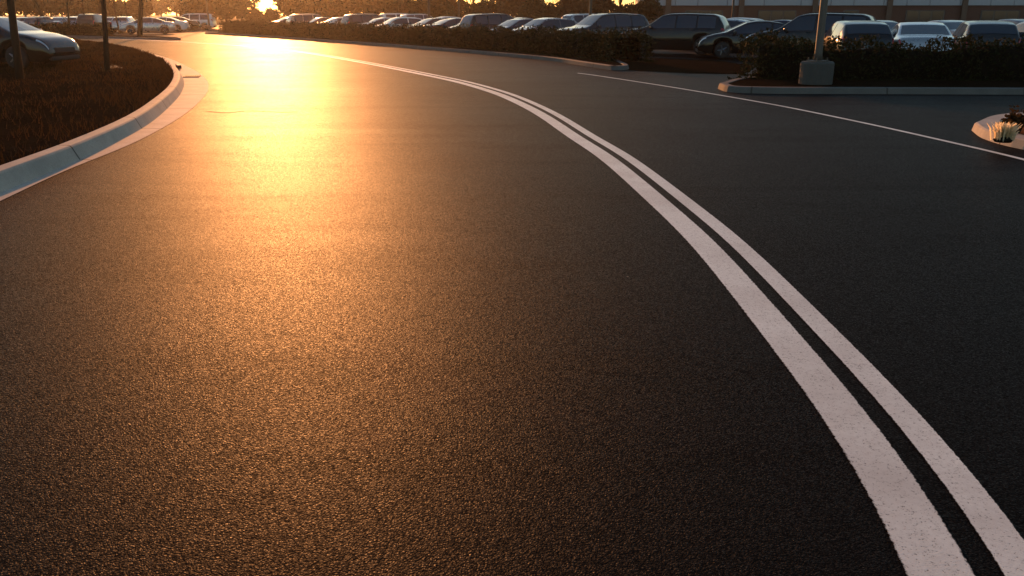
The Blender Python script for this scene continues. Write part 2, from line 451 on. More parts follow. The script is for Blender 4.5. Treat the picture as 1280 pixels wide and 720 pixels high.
tag(strip('road_marking', M['paint'], [[c + n * s + Vector((0, 0, .006)) for c, n in zip(Fg, nF)] for s in (.045, -.045)]), kind='structure')

# ------------------------------------------------------------------ kerbed islands across the road
def island(kerb_name, fill_name, pts, mat, fill, kw=.2, h=.14, closed=True, n=14):
    pts = resample(catmull(pts + [pts[0]], n), .22)[:-1]
    area = sum(a.x * b.y - b.x * a.y for a, b in zip(pts, pts[1:] + pts[:1]))
    if area < 0: pts = pts[::-1]
    nn = normals2(pts, True)                              # inward for counter-clockwise
    o = lambda d, z: [p + q * d + Vector((0, 0, z)) for p, q in zip(pts, nn)]
    tag(strip(kerb_name, mat, [o(0, -.01), o(.03, h - .02), o(.055, h), o(kw, h), o(kw + .015, h - .03)], closed=True), kind='structure')
    c = sum(pts, Vector()) / len(pts)
    rows = [o(kw + .01, h - .02), o(kw + .5, h + .05)] if fill else []
    poly_pts = o(kw + .008, 0)
    tag(poly(fill_name, fill, poly_pts, h - .015), kind='structure')
# long verge between road and lot (carries the long hedge)
fk = [(764, 88), (735, 83.5), (690, 76.5), (640, 71.5), (580, 66), (520, 61), (460, 56.3), (400, 52), (340, 47.5), (290, 44.2), (258, 42)]
front = [gp(*p) for p in fk]
ln = (front[-1] - front[0]).normalized(); perp = Vector((ln.y, -ln.x, 0)); perp = perp if perp.y > 0 else -perp
back = [p + perp * ((.7, 1.5, 2.6, 3.6)[i] if i < 4 else 4.4) for i, p in enumerate(front)]
island('kerb', 'verge', [Vector((p.x, p.y, 0)) for p in front + back[::-1][1:]], M['greykerb'], M['soil'])
vp = [gp(764, 87) + perp * .2, gp(800, 89), gp(860, 92), gp(930, 93), gp(945, 84), gp(900, 76), gp(820, 73), gp(745, 72), gp(735, 74)]
tag(poly('verge', M['soil'], vp, .012), kind='structure')
# hedge island on the right with the lamp post
hi = [gp(897, 111), gp(912, 115.5), gp(960, 117.2), gp(1040, 117.6), gp(1160, 118), gp(1290, 118.5), gp(1500, 119), gp(1700, 119)]
hb = [gp(1700, 119) + Vector((0, 3.2, 0)), gp(1290, 118) + Vector((-.5, 3.2, 0)), gp(1050, 117) + Vector((0, 3.2, 0)), gp(930, 103)]
island('kerb', 'hedge_bed', hi + hb, M['greykerb'], M['soil'])
# small round island at the right edge
si = [gp(1214, 163), gp(1228, 173), gp(1262, 183.5), gp(1310, 191), gp(1420, 199), gp(1560, 196), gp(1600, 172), gp(1500, 158), gp(1400, 151), gp(1290, 149.5), gp(1240, 153)]
island('kerb', 'planting_bed', si, M['kerb'], M['mulch'], .3, .13)
# strip of kerb across the road on the far left
ml = [gp(226, 50.2), gp(180, 49.3), gp(60, 46), gp(-60, 43), gp(-60, 41.8), gp(60, 44.2), gp(180, 46.8), gp(222, 48.6)]
island('kerb', 'median', ml, M['greykerb'], M['soil'], .2, .14)

# ------------------------------------------------------------------ hedges
def hedge(name, line_pts, width, height, label, n_per_m, leaf=.07):
    pts = resample([Vector(p) for p in line_pts], .5); nn = normals2(pts); L = len(pts)
    root = tag(empty(name, pts[L // 2]), label, 'hedge'); off = -pts[L // 2]
    # woody inside
    ring = [(-.42, 0), (-.45, .35), (-.42, .75), (-.3, .88), (0, .9), (.3, .88), (.42, .75), (.45, .35), (.42, 0)]
    rows = [[p + q * (a * width * (.86 + .1 * math.sin(i * .8 + a * 5)) ) + off + Vector((0, 0, .1 + b * height * (.88 + .06 * math.sin(i * 1.1) + .05 * math.sin(i * .37 + 2)))) for i, (p, q) in list(enumerate(zip(pts, nn)))[1:-1]] for a, b in ring]
    strip('branches', M['twig'], rows, root)
    tot = (L - 1) * .5; n = int(tot * n_per_m); s = RNG.uniform(0, L - 1.01, n); i = s.astype(int); f = (s - i)[:, None]
    pp = np.array([tuple(p) for p in pts]); qq = np.array([tuple(p) for p in nn])
    c = pp[i] * (1 - f) + pp[i + 1] * f; q = qq[i]
    th = RNG.uniform(-.12, 1.12, n) * np.pi
    bulge = 1 + .10 * np.sin(s * 1.3) + .07 * np.sin(s * 3.7 + th * 2) + .06 * np.sin(s * .45 + 1)
    rr_ = RNG.uniform(.84, 1.06, n) * bulge
    ct, st = np.cos(th), np.sin(th)
    lx = np.sign(ct) * np.abs(ct) ** .6 * width / 2 * rr_; lz = np.where(st > 0, np.abs(st) ** .55, -.1) * height * rr_
    lz = np.where(RNG.random(n) < .45, RNG.uniform(0.02, 1, n) * lz, lz)
    dr = np.stack([q[:, 1], -q[:, 0], 0 * q[:, 0]], 1); c = c + dr * (RNG.normal(0, .06, n) * np.where((s < .8) | (s > L - 1.8), 2., 1))[:, None]
    Pn = c + q * lx[:, None]; Pn[:, 2] = .1 + np.maximum(lz, .02)
    Pn += np.array(off)[None, :]
    link('foliage', quads_mesh('foliage', leaves(Pn, leaf)), M['hedge'], root)
    return root
hedge('hedge', [gp(-120, 45) , gp(-20, 45.2), gp(60, 45.2), gp(132, 46.6)], 1.3, .85, 'low dark hedge on the far left kerb strip behind the black car', 380, .09)
mid = lambda k: [p + perp * k for p in front]
hedge('hedge', [p for p in catmull(mid(1.9)[1:], 4)], 1.5, .95, 'long low dark hedge along the far side of the road before the parked cars', 900, .065)
hedge('hedge', [gp(945, 108) + Vector((0, 1.7, 0)), gp(1040, 112) + Vector((0, 2.05, 0)), gp(1160, 113) + Vector((0, 2.05, 0)), gp(1290, 113) + Vector((0, 2.05, 0)), gp(1680, 114) + Vector((0, 2.05, 0))], 1.4, .98, 'black clipped hedge on the kerbed bed behind the lamp post footing on the right', 1300, .05)

# small bed: boulder and dark shrub
def shrub(loc, r, h, n, leaf, mat, label, name='shrub', group=None):
    root = tag(empty(name, loc), label, 'shrub', group)
    cs = RNG.normal(0, .42, (9, 3)) * [r, r, h * .35] + [0, 0, h * .55]; k = RNG.integers(0, 9, n)
    p = cs[k] + RNG.normal(0, .25, (n, 3)) * [r, r, h * .6]; p[:, 2] = np.clip(p[:, 2], .03, h * 1.1)
    link('foliage', quads_mesh('foliage', leaves(p, leaf)), mat, root)
    m = MB()
    for _ in range(7):
        a = random.random() * 6.28; m.tube([(0, 0, -.05), (math.cos(a) * r * .2, math.sin(a) * r * .2, h * .3), (math.cos(a) * r * .5, math.sin(a) * r * .5, h * .7)], [.02, .014, .006], 5)
    m.build('stem', M['bark'], root)
    return root
bp = gp(1259, 176, .13)
root = tag(empty('grass_tuft', (bp.x, bp.y + .1, .12)), 'pale sunlit tuft of dry grass at the tip of the small kerbed bed at right', 'grass tuft')
nT = 260; a_ = RNG.uniform(0, 6.283, nT); r_ = np.abs(RNG.normal(0, .05, nT)); hh = RNG.uniform(.12, .24, nT); ln_ = RNG.uniform(.01, .12, nT)
b0 = np.stack([np.cos(a_) * r_, np.sin(a_) * r_, 0 * a_], 1); dv = np.stack([np.cos(a_), np.sin(a_), 0 * a_], 1); sv = np.stack([-np.sin(a_ * 3), np.cos(a_ * 3), 0 * a_], 1) * .011
m1 = b0 + dv * (ln_ * .35)[:, None] + np.stack([0 * hh, 0 * hh, hh * .7], 1); t1 = b0 + dv * ln_[:, None] + np.stack([0 * hh, 0 * hh, hh], 1)
link('blades', quads_mesh('blades', np.concatenate([np.stack([b0 - sv, b0 + sv, m1 + sv * 1.3, m1 - sv * 1.3], 1), np.stack([m1 - sv * 1.3, m1 + sv * 1.3, t1 + sv * .3, t1 - sv * .3], 1)])), M['straw'], root)
m = MB(); m.lathe([(.1, -.02), (.12, .01), (.07, .05), (.02, .06)], 10); m.build('crown', M['twig'], root)
sp = gp(1272, 166, .13)
shrub((sp.x, sp.y, .13), .22, .34, 420, .035, M['autumn'], 'small dark brown shrub behind the pale grass tuft in the small kerbed bed')
sp = gp(1330, 172, .13)
shrub((sp.x, sp.y, .13), .4, .5, 900, .035, M['hedge'], 'larger dark shrub further along the small kerbed bed')

# ------------------------------------------------------------------ trees
def tree_mesh(seed, height, r0, spread, levels, leaf_n, leaf_s, clear=.3):
    rnd = random.Random(seed); trunk = MB(); crown = MB(); tips = []
    def grow(p, d, L, r, lvl):
        k = 5; pts = [p.copy()]; rad = [r]
        for i in range(k):
            d = (d + Vector((rnd.gauss(0, .1), rnd.gauss(0, .1), rnd.gauss(0, .06) + .05))).normalized(); p = p + d * (L / k); pts.append(p.copy()); rad.append(r * (1 - .62 * (i + 1) / k))
        (trunk if lvl == 0 else crown).tube(pts, rad, 8 if lvl == 0 else (5 if lvl < 2 else 3), lvl < 2)
        if lvl >= levels:
            tips.extend(pts[2:]); return
        for _ in range((7, 5, 4, 3)[min(lvl, 3)]):
            t = rnd.uniform(clear if lvl == 0 else .25, 1); i = min(int(t * k), k - 1); q = pts[i].lerp(pts[i + 1], t * k - i)
            ax = Vector((rnd.gauss(0, 1), rnd.gauss(0, 1), rnd.gauss(0, .4))).normalized(); nd = (d * (1 - spread) + ax * spread + Vector((0, 0, .18))).normalized()
            grow(q, nd, L * rnd.uniform(.42, .66), max(.006, rad[i] * .55), lvl + 1)
    grow(Vector((0, 0, -.1)), Vector((rnd.gauss(0, .02), rnd.gauss(0, .02), 1)), height * .72, r0, 0)
    def mk(m, nm):
        me = bpy.data.meshes.new(nm); me.from_pydata(m.v, [], m.f); me.update(); me.polygons.foreach_set('use_smooth', [True] * len(me.polygons)); return me
    P = np.array([tuple(p) for p in tips]); k = RNG.integers(0, len(P), leaf_n)
    L = leaves(P[k] + RNG.normal(0, .22, (leaf_n, 3)), leaf_s) if leaf_n else None
    return mk(trunk, 'trunk'), mk(crown, 'crown'), (quads_mesh('leaf', L) if leaf_n else None)
def plant_tree(name, loc, meshes, leafmat, label, group, rz=0, sc=1):
    root = tag(empty(name, loc, rz), label, 'tree', group); root.scale = (sc, sc, sc)
    tr, cr, lf = meshes
    for nm, me, mat in (('trunk', tr, M['bark']), ('crown', cr, M['bark'])):
        if not me.materials: me.materials.append(mat)
        o = bpy.data.objects.new(nm, me); col.objects.link(o); o.parent = root
    if lf is not None:
        if not lf.materials: lf.materials.append(leafmat)
        f = bpy.data.objects.new('foliage', lf); col.objects.link(f); f.parent = root
    return root
T1 = tree_mesh(11, 8.5, .098, .62, 3, 900, .06); T2 = tree_mesh(23, 7.5, .075, .6, 3, 500, .06); T3 = tree_mesh(37, 9.5, .2, .66, 3, 2200, .07)
p = gp(27, 112); plant_tree('bare_tree', (p.x, p.y, .2), T1, M['autumn'], 'nearest bare tree, its dark trunk standing in front of the black car', 'bare trees on the left')
p = gp(135, 100); plant_tree('bare_tree', (p.x, p.y, .2), T2, M['autumn'], 'slender bare tree on the verge right of the black car', 'bare trees on the left', 1.1)
p = at(175, 66); plant_tree('bare_tree', (p.x, p.y, .1), T3, M['autumn'], 'bare tree with a stout trunk beside the cars on the far left', 'bare trees on the left', 2)
for i, (u, Y, s) in enumerate(((88, 76, .95), (106, 84, 1.05), (121, 92, 1), (150, 80, .9), (163, 96, 1.1), (60, 88, 1), (20, 80, 1.1))):
    p = at(u, Y); plant_tree('bare_tree', (p.x, p.y, 0), (T1, T2, T3)[i % 3], M['autumn'], 'thin bare tree in the cluster behind the cars on the far left', 'bare trees on the far left', i * 1.3, s)
# low bushy trees along the back of the lot
def bushy(seed, h, r, n, leaf, zc=.58, zr=.32):
    g = np.random.default_rng(seed); K = 26
    cs = g.normal(0, 1, (K, 3)); cs /= np.linalg.norm(cs, axis=1)[:, None]; cs *= g.uniform(.35, 1, K)[:, None]; cs = cs * [r * .75, r * .75, h * zr] + [0, 0, h * zc]
    k = g.integers(0, K, n); d = g.normal(0, 1, (n, 3)); d /= np.linalg.norm(d, axis=1)[:, None]
    P = cs[k] + d * (g.uniform(.5, 1.05, n) * (r * .32))[:, None]; P[:, 2] = np.maximum(P[:, 2], .15)
    m = MB(); m.tube([(0, 0, -.1), (.03, .02, h * .35), (0, .05, h * .8)], [.12, .09, .03], 7)
    for c in cs[:14]: m.tube([(0, 0, h * .25), (c[0] * .5, c[1] * .5, h * .3 + c[2] * .3), tuple(c)], [.05, .035, .012], 4)
    me = bpy.data.meshes.new('trunk'); me.from_pydata(m.v, [], m.f); me.update(); me.materials.append(M['bark'])
    return me, quads_mesh('crown', leaves(P, leaf))
BU = [bushy(1, 3.6, 1.9, 2600, .17), bushy(2, 3.2, 1.7, 2400, .16), bushy(3, 4.2, 2.0, 2800, .18), bushy(4, 2.9, 2.1, 2600, .16)]
for i, (a, b) in enumerate(BU): b.materials.append(M['autumn'] if i % 2 == 0 else M['green'])
random.seed(5)
u = 262; i = 0
while u < 812:
    Y = random.uniform(104, 122); s = random.uniform(.85, 1.12)
    s *= 1.4 if u < 560 else 1.12
    if 318 < u < 350: s *= .55
    p = at(u, Y); k = random.randrange(4)
    r_ = tag(empty('bushy_tree', (p.x, p.y, 0), random.random() * 6), ('rusty brown' if k % 2 == 0 else 'dull green') + ' bushy tree in the row along the back of the parking lot', 'tree', 'bushy trees along the back of the lot'); r_.scale = (s, s, s)
    for nm, me in (('trunk', BU[k][0]), ('crown', BU[k][1])):
        o = bpy.data.objects.new(nm, me); col.objects.link(o); o.parent = r_
    u += random.uniform(15, 24); i += 1
u = -30
while u < 262:
    Y = random.uniform(128, 150); s = random.uniform(.9, 1.5)
    s *= 1.25
    if 176 < u < 232: Y += 85; s *= 1.45  # far trees added to cover an overbright gap of sky
    p = at(u, Y); k = random.randrange(4)
    r_ = tag(empty('bushy_tree', (p.x, p.y, 0), random.random() * 6), 'brown bushy tree in the far background behind the bare trees at left', 'tree', 'bushy trees in the left background'); r_.scale = (s, s, s)
    for nm, me in (('trunk', BU[k][0]), ('crown', BU[k][1])):
        o = bpy.data.objects.new(nm, me); col.objects.link(o); o.parent = r_
    u += random.uniform(12, 20)
TT = [bushy(9, 10.5, 3.3, 3600, .24, .7, .2), bushy(10, 11.5, 3.6, 3800, .24, .68, .2)]  # added trees, crowns out of view, that block low sky reflected in the road
for a, b in TT: b.materials.append(M['green'])
u = 430; i = 0
while u < 800:
    p = at(u, random.uniform(146, 160)); me_ = TT[i % 2]
    r_ = tag(empty('sky_block_tree', (p.x, p.y, 0), random.random() * 6), 'added tall dark tree with a clear trunk, blocking low sky behind the row of bushy trees', 'tree', 'added tall dark trees blocking low sky behind the lot')
    for nm, me in (('trunk', me_[0]), ('crown', me_[1])):
        o = bpy.data.objects.new(nm, me); col.objects.link(o); o.parent = r_
    u += random.uniform(19, 30); i += 1
# taller sparse trees above the row
for i, (u, Y, s) in enumerate(((420, 140, 1), (470, 150, 1.2), (505, 132, .9), (548, 145, 1.1), (585, 138, 1), (640, 130, 1.1), (668, 142, 1.2), (690, 150, 1))):
    p = at(u, Y); plant_tree('bare_tree', (p.x, p.y, 0), (T3, T1)[i % 2], M['autumn'], 'tall sparse tree rising behind the row of bushy trees', 'tall trees behind the lot', i * 2.1, s)

# ------------------------------------------------------------------ building on the right
bl = at(806, 128); bw = 130.0
bld = tag(empty('long_building', (bl.x, bl.y, 0), R(-3)), 'long building with pale upper panels over dark brick behind the lot', 'building')
m = MB(); m.box((bw / 2, 9, 1.45), (bw, 18, 2.9)); m.build('wall', M['brick'], bld)
m = MB()
xx = 0.0; k = 0; pan = []
while xx < bw - 1:
    wd = random.choice((3.2, 4.2, 5.2)); wd = min(wd, bw - xx); pan.append((xx, wd)); xx += wd
for x, wd in pan:
    for zz in (4.9, 8.95, 13.0): m.box((x + wd / 2, 8.95, zz), (wd - .06, 18.3, 4.0), 0, .03)  # upper rows are unseen added height that keeps low sky off the asphalt
m.build('cladding', M['panel'], bld)
m = MB(); m.box((bw / 2, 9, 15.2), (bw + .5, 18.7, .3), 0, .05); m.build('roof', M['roofm'], bld)
for x in [3.2 + k * 10.4 for k in range(12)]:
    m = MB(); m.box((x, -.33, 7.5), (.75, .34, 14.9), 0, .03); m.build('pilaster', M['trim'], bld)
for k in range(11):
    x = 8.4 + k * 10.4
    if k in (2, 6):
        m = MB(); m.box((x, -.03, 1.15), (2.2, .14, 2.3), 0, .02); d_ = m.build('door', M['roofm'], bld)
        m = MB(); m.box((x, -.115, 1.3), (1.8, .03, 1.7)); m.build('pane', M['wglass'], d_)
    else:
        m = MB(); m.box((x, -.02, 1.5), (5.4, .12, 1.5), 0, .02); f_ = m.build('window', M['roofm'], bld)
        m = MB()
        for j in range(3): m.box((x - 1.75 + j * 1.75, -.09, 1.5), (1.6, .03, 1.3))
        m.build('pane', M['wglass'], f_)
# distant gable-roofed block at left, behind the trees
b2 = tag(empty('distant_building', (*at(242, 170)[:2], 0), R(8)), 'small brown distant building behind the end of the long hedge', 'building')
m = MB(); m.box((0, 0, 1.7), (3.4, 7, 3.4)); m.build('wall', M['trim'], b2)
m = MB(); m.box((0, 0, 3.5), (3.8, 7.4, .25), 0, .05); m.build('roof', M['roofm'], b2)
m = MB(); m.box((0, -3.55, 1.6), (1.4, .16, 1.2)); m.build('window', M['wglass'], b2)

# ------------------------------------------------------------------ lamp posts
def lamp_post(loc, h, r, mat, foot, label, rz=0):
    root = tag(empty('lamp_post', loc, rz), label, 'lamp post', 'lamp posts of the parking lot')
    if foot:
        m = MB(); m.lathe([(foot[0] * .98, -.05), (foot[0], .02), (foot[0], foot[1] - .04), (foot[0] - .03, foot[1])], 20); m.build('footing', M['post'], root)
    z0 = foot[1] if foot else 0
    m = MB(); m.box((0, 0, z0 + .015), (r * 4.4, r * 4.4, .03), 0, .005); [m.lathe([(.018, 0), (.018, .06), (.01, .065)], 6, 'z', (sx * r * 1.75, sy * r * 1.75, z0 + .03)) for sx in (1, -1) for sy in (1, -1)]; m.build('base_plate', mat, root)
    m = MB(); m.tube([(0, 0, z0 + .02), (0, 0, z0 + .2), (0, 0, h * .5), (0, 0, h)], [r * 1.25, r * 1.05, r * .95, r * .7], 12); m.build('pole', mat, root, True)
    m = MB(); m.tube([(0, 0, h - .05), (.5, 0, h + .1), (1.1, 0, h + .16)], [.04, .035, .03], 8); m.build('arm', mat, root)
    m = MB(); m.box((1.35, 0, h + .16), (.7, .32, .14), 0, .04); hd = m.build('lamp_head', mat, root)
    m = MB(); m.box((1.38, 0, h + .085), (.5, .24, .02)); m.build('lens', M['lens'], hd)
    return root
lp = gp(1019, 104.5, .13); lamp_post((lp.x, lp.y, .12), 7.2, .085, M['steel'], (.385, .52), 'lamp post with a round concrete footing in front of the black hedge', R(200))
for u, Y, lab in ((537, 74, 'thin dark lamp post among the cars left of the middle'), (737, 62, 'thin dark lamp post behind the dark off-roader with the sunlit front'), (574, 98, 'faint far lamp post between the bushy trees'), (262, 100, 'hazy lamp post near the left end of the long hedge'), (914, 84, 'thin dark lamp post in front of the brick building')):
    p = at(u, Y); lamp_post((p.x, p.y, 0), 8, .1, M['darksteel'], (.25, .4), lab, R(180))

# ------------------------------------------------------------------ cars
SPEC = dict(
    sedan=dict(L=4.75, W=1.84, H=1.45, top=[(-2.375, .58), (-2.33, .86), (-2.2, 1.02), (-1.75, 1.07), (-1.55, 1.09), (-.8, 1.38), (-.3, 1.45), (.15, 1.445), (.5, 1.39), (1.3, 1.03), (1.75, .96), (2.15, .84), (2.32, .70), (2.375, .52)], belt=.93, wx=1.42, wr=.325, ws=(.52, 1.27), rw=(-1.52, -.84), win=((-1.28, -.5), (-.42, .98))),
    suv=dict(L=4.85, W=1.93, H=1.74, top=[(-2.425, .62), (-2.39, 1.0), (-2.3, 1.22), (-2.05, 1.62), (-1.8, 1.70), (-.6, 1.74), (.1, 1.72), (.42, 1.66), (1.08, 1.20), (1.3, 1.13), (1.9, 1.06), (2.25, .94), (2.39, .80), (2.425, .56)], belt=1.06, wx=1.45, wr=.37, ws=(.46, 1.06), rw=(-2.29, -2.07), win=((-1.95, -1.2), (-1.12, -.28), (-.2, .82))),
    hatch=dict(L=4.25, W=1.79, H=1.5, top=[(-2.125, .58), (-2.09, .9), (-1.98, 1.1), (-1.55, 1.40), (-1.2, 1.46), (-.4, 1.5), (.1, 1.49), (.42, 1.43), (1.12, 1.06), (1.5, .98), (1.92, .86), (2.08, .70), (2.125, .52)], belt=.95, wx=1.3, wr=.315, ws=(.46, 1.09), rw=(-1.95, -1.58), win=((-1.5, -.5), (-.42, .86))),
    van=dict(L=5.1, W=1.98, H=1.8, top=[(-2.55, .6), (-2.52, 1.0), (-2.46, 1.4), (-2.36, 1.70), (-2.1, 1.77), (-.8, 1.8), (.4, 1.77), (.75, 1.70), (1.65, 1.12), (1.95, 1.03), (2.3, .9), (2.5, .72), (2.55, .55)], belt=1.03, wx=1.52, wr=.34, ws=(.8, 1.62), rw=(-2.45, -2.37), win=((-2.15, -1.1), (-1.0, .05), (.15, 1.3))),
)
def lerp_prof(prof, x):
    for (a, za), (b, zb) in zip(prof, prof[1:]):
        if x <= b: return za + (zb - za) * max(0, (x - a)) / (b - a)
    return prof[-1][1]
def smooth_top(prof, L):
    xs = np.linspace(-L / 2, L / 2, 241); z = np.array([lerp_prof(prof, x) for x in xs]); zz = z.copy()
    for _ in range(9): zz[1:-1] = (zz[:-2] + zz[1:-1] * 2 + zz[2:]) / 4
    return lambda x: float(np.interp(x, xs, zz))

def car_section(sp, topf, x):
    L, W, Hh = sp['L'], sp['W'], sp['H']; e = abs(x) / (L / 2)
    w = W / 2 * (1 - .05 * e ** 2 - .16 * e ** 8)
    zt = topf(x); belt = min(sp['belt'] - .03 * x / L + .02, zt - .05)
    zb = .2 + .12 * max(0, e - .86) / .14
    for s in (-1, 1):
        dx = x - s * sp['wx']; ra = sp['wr'] + .055
        if abs(dx) < ra: zb = max(zb, sp['wr'] + math.sqrt(ra * ra - dx * dx))
    zb = min(zb, belt - .12)
    gh = max(0, min(1, (zt - belt) / (Hh - sp['belt'])))
    wt = w * (.93 - .22 * gh); lo = zb + (belt - zb) * .5
    return [(0, zb), (w * .8, zb), (w * .965, zb + .015), (w * .99, zb + min(.06, (belt - zb) * .3)), (w, lo), (w * .985, belt - .07 * (belt - zb)), (w * .955, belt), (w * .955 + (wt - w * .955) * .5 + .012 * gh, belt + (zt - .045 - belt) * .5), (wt, zt - .045 * (.5 + .5 * gh)), (wt * .93, zt - .012), (wt * .6, zt + .004), (0, zt + .012)]

def make_car(kind, paint, name):
    sp = SPEC[kind]; topf = smooth_top(sp['top'], sp['L']); L, W = sp['L'], sp['W']
    root = empty(name)
    xs = sorted(set([round(x, 3) for x in np.linspace(-L / 2, L / 2, 64)] + [round(s * sp['wx'] + d, 3) for s in (-1, 1) for d in np.linspace(-sp['wr'] - .06, sp['wr'] + .06, 18)]))
    secs = [car_section(sp, topf, x) for x in xs]; m = MB(); ring = []
    for x, s in zip(xs, secs):
        ring.append([(x, y, z) for y, z in s] + [(x, -y, z) for y, z in s[-2:0:-1]])
    n = len(ring[0]); fs = []
    for i in range(len(ring) - 1):
        for j in range(n): k = (j + 1) % n; fs.append((i * n + j, i * n + k, i * n + n + k, i * n + n + j))
    fs += [tuple(range(n)), tuple((len(ring) - 1) * n + j for j in range(n))]
    m.add([p for r in ring for p in r], fs)
    body = m.build('body', paint, root, True); body.data.materials[0] = paint
    def surf(x, s):
        sec = car_section(sp, topf, x); i = min(int(s), len(sec) - 2); f = s - i
        return Vector((x, sec[i][0] * (1 - f) + sec[i + 1][0] * f, sec[i][1] * (1 - f) + sec[i + 1][1] * f))
    def panel(nm, xa, xb, sa, sb, mat, off=.006, both=False, ns=4, parent=None):
        m = MB()
        for side in ((1, -1) if both == 'join' else (both or 1,)):
            P = [[surf(xa + (xb - xa) * i / 10, sa + (sb - sa) * j / ns) for j in range(ns + 1)] for i in range(11)]
            V = []
            for i in range(11):
                for j in range(ns + 1):
                    a = P[min(i + 1, 10)][j] - P[max(i - 1, 0)][j]; b = P[i][min(j + 1, ns)] - P[i][max(j - 1, 0)]
                    nrm = a.cross(b).normalized()
                    if nrm.y < 0 and sa < 8: nrm = -nrm
                    if sa >= 8 and nrm.z < 0: nrm = -nrm
                    q = P[i][j] + nrm * off; V.append((q.x, q.y * side, q.z))
            m.add(V, [(i * (ns + 1) + j, i * (ns + 1) + j + 1, (i + 1) * (ns + 1) + j + 1, (i + 1) * (ns + 1) + j) for i in range(10) for j in range(ns)])
        o = m.build(nm, mat, parent or root, True)
        return o
    panel('windscreen', sp['ws'][0], sp['ws'][1], 9.1, 11, M['glass'], both='join')
    panel('rear_window', sp['rw'][0], sp['rw'][1], 9.1, 11, M['glass'], both='join')
    for a, b in sp['win']:
        for s in (1, -1): panel('side_window', a, b, 6.15, 7.85, M['glass'], both=s)
    # lights, grille, bumpers, mirrors, plates, handles
    for s in (1, -1):
        panel('headlight', L / 2 - .30, L / 2 - .03, 5.1, 6.6, M['chrome'], .012, both=s)
        panel('tail_light', -L / 2 + .03, -L / 2 + .22, 5.0, 6.5, M['redlens'], .012, both=s)
        m = MB(); zb = sp['belt'] + .05; m.box((sp['ws'][1] - .28, s * (W / 2 + .09), zb + .04), (.12, .2, .13), 0, .035); m.build('mirror', paint, root, True)
    m = MB(); m.box((L / 2 - .005, 0, .52), (.05, W * .5, .14), 0, .015); m.build('grille', M['blacktrim'], root)
    m = MB(); m.box((L / 2 - .04, 0, .30), (.1, W * .74, .14), 0, .03); m.build('front_bumper', M['blacktrim'], root)
    m = MB(); m.box((-L / 2 + .04, 0, .36), (.1, W * .76, .18), 0, .03); m.build('rear_bumper', M['blacktrim'], root)
    for sx in (-1,):
        m = MB(); m.box((sx * (L / 2 + .012), 0, .5 if sx > 0 else .62), (.02, .4, .12)); m.build('number_plate', M['plate'], root)
    for a, b in sp['win'][-2:]:
        for s in (1, -1):
            m = MB(); q = surf(a + .16, 5.6); m.box((q.x, s * (q.y + .012), q.z), (.17, .03, .03), 0, .01); m.build('door_handle', M['blacktrim'], root)
    if kind in ('suv', 'van'):
        for s in (1, -1):
            m = MB(); m.tube([(x, s * surf(x, 8.5).y, surf(x, 8.5).z + .05) for x in np.linspace(-1.5, .1, 7)], .018, 6); m.build('roof_rail', M['blacktrim'], root)
    r = sp['wr']
    for sx in (1, -1):
        for s in (1, -1):
            w_ = empty('wheel', (sx * sp['wx'], s * (W / 2 - .13), r)); w_.parent = root
            m = MB(); m.lathe([(r * .62, -.1), (r * .9, -.11), (r * .985, -.07), (r, 0), (r * .985, .07), (r * .9, .11), (r * .62, .1)], 26, 'y'); m.build('tyre', M['rubber'], w_, True)
            m = MB(); m.lathe([(r * .64, s * -.02), (r * .66, s * .09), (r * .61, s * .1), (r * .58, s * .055), (r * .2, s * .075), (r * .05, s * .08)], 22, 'y')
            for k in range(5):
                a = k * 2 * math.pi / 5; ca, sa = math.cos(a), math.sin(a)
                m.tube([(ca * r * .1, s * .09, sa * r * .1), (ca * r * .6, s * .08, sa * r * .6)], [.05, .035], 4)
            m.build('rim', M['alloy'], w_)
    return root
protos = {}
def car(kind, colour, loc, rz, label, cat, group, name):
    key = (kind, colour)
    if key not in protos:
        o = make_car(kind, PAINTS[colour], name); protos[key] = o
    else:
        o = copy_tree(protos[key]); o.name = name
    o.location = loc; o.rotation_euler = (0, 0, rz); tag(o, label, cat, group)
    return o
NAMES = dict(sedan='parked_car', suv='parked_off_roader', hatch='parked_hatchback', van='parked_van')
CATS = dict(sedan='car', suv='off-roader', hatch='car', van='van')
WORD = dict(sedan='saloon car', suv='off-roader', hatch='hatchback', van='people carrier')
def put(kind, colour, u, Y, deg, label, group='cars parked in the lot', z=.006):
    p = at(u, Y); return car(kind, colour, (p.x, p.y, z), R(deg), label, CATS[kind], group, NAMES[kind])
# near left
put('sedan', 'black', -8, 25.6, -6, 'black saloon at the left edge of the photo with sunlight along its bonnet', 'cars on the left', .21)
# the group at the mouth of the lot
put('suv', 'charcoal', 752, 43.5, 205, 'charcoal off-roader with a sunlit front at the right end of the long hedge')
put('suv', 'black', 842, 39.2, 155, 'large black off-roader whose sunlit corner faces the road, centre of the lot')
put('sedan', 'black', 944, 35.6, 172, 'black saloon with a bright edge along its bonnet in front of the other cars')
put('hatch', 'silver', 893, 43.5, 150, 'silver hatchback half hidden just right of the large black off-roader')
put('sedan', 'grey', 930, 47, 150, 'grey saloon behind the black saloon with the bright bonnet')
put('hatch', 'white', 918, 57, 140, 'white hatchback glimpsed in the second row behind the grey saloon')
put('sedan', 'blue', 975, 41, 145, 'dark blue saloon just left of the lamp post')
put('suv', 'black', 1012, 33.5, 150, 'black off-roader directly behind the lamp post')
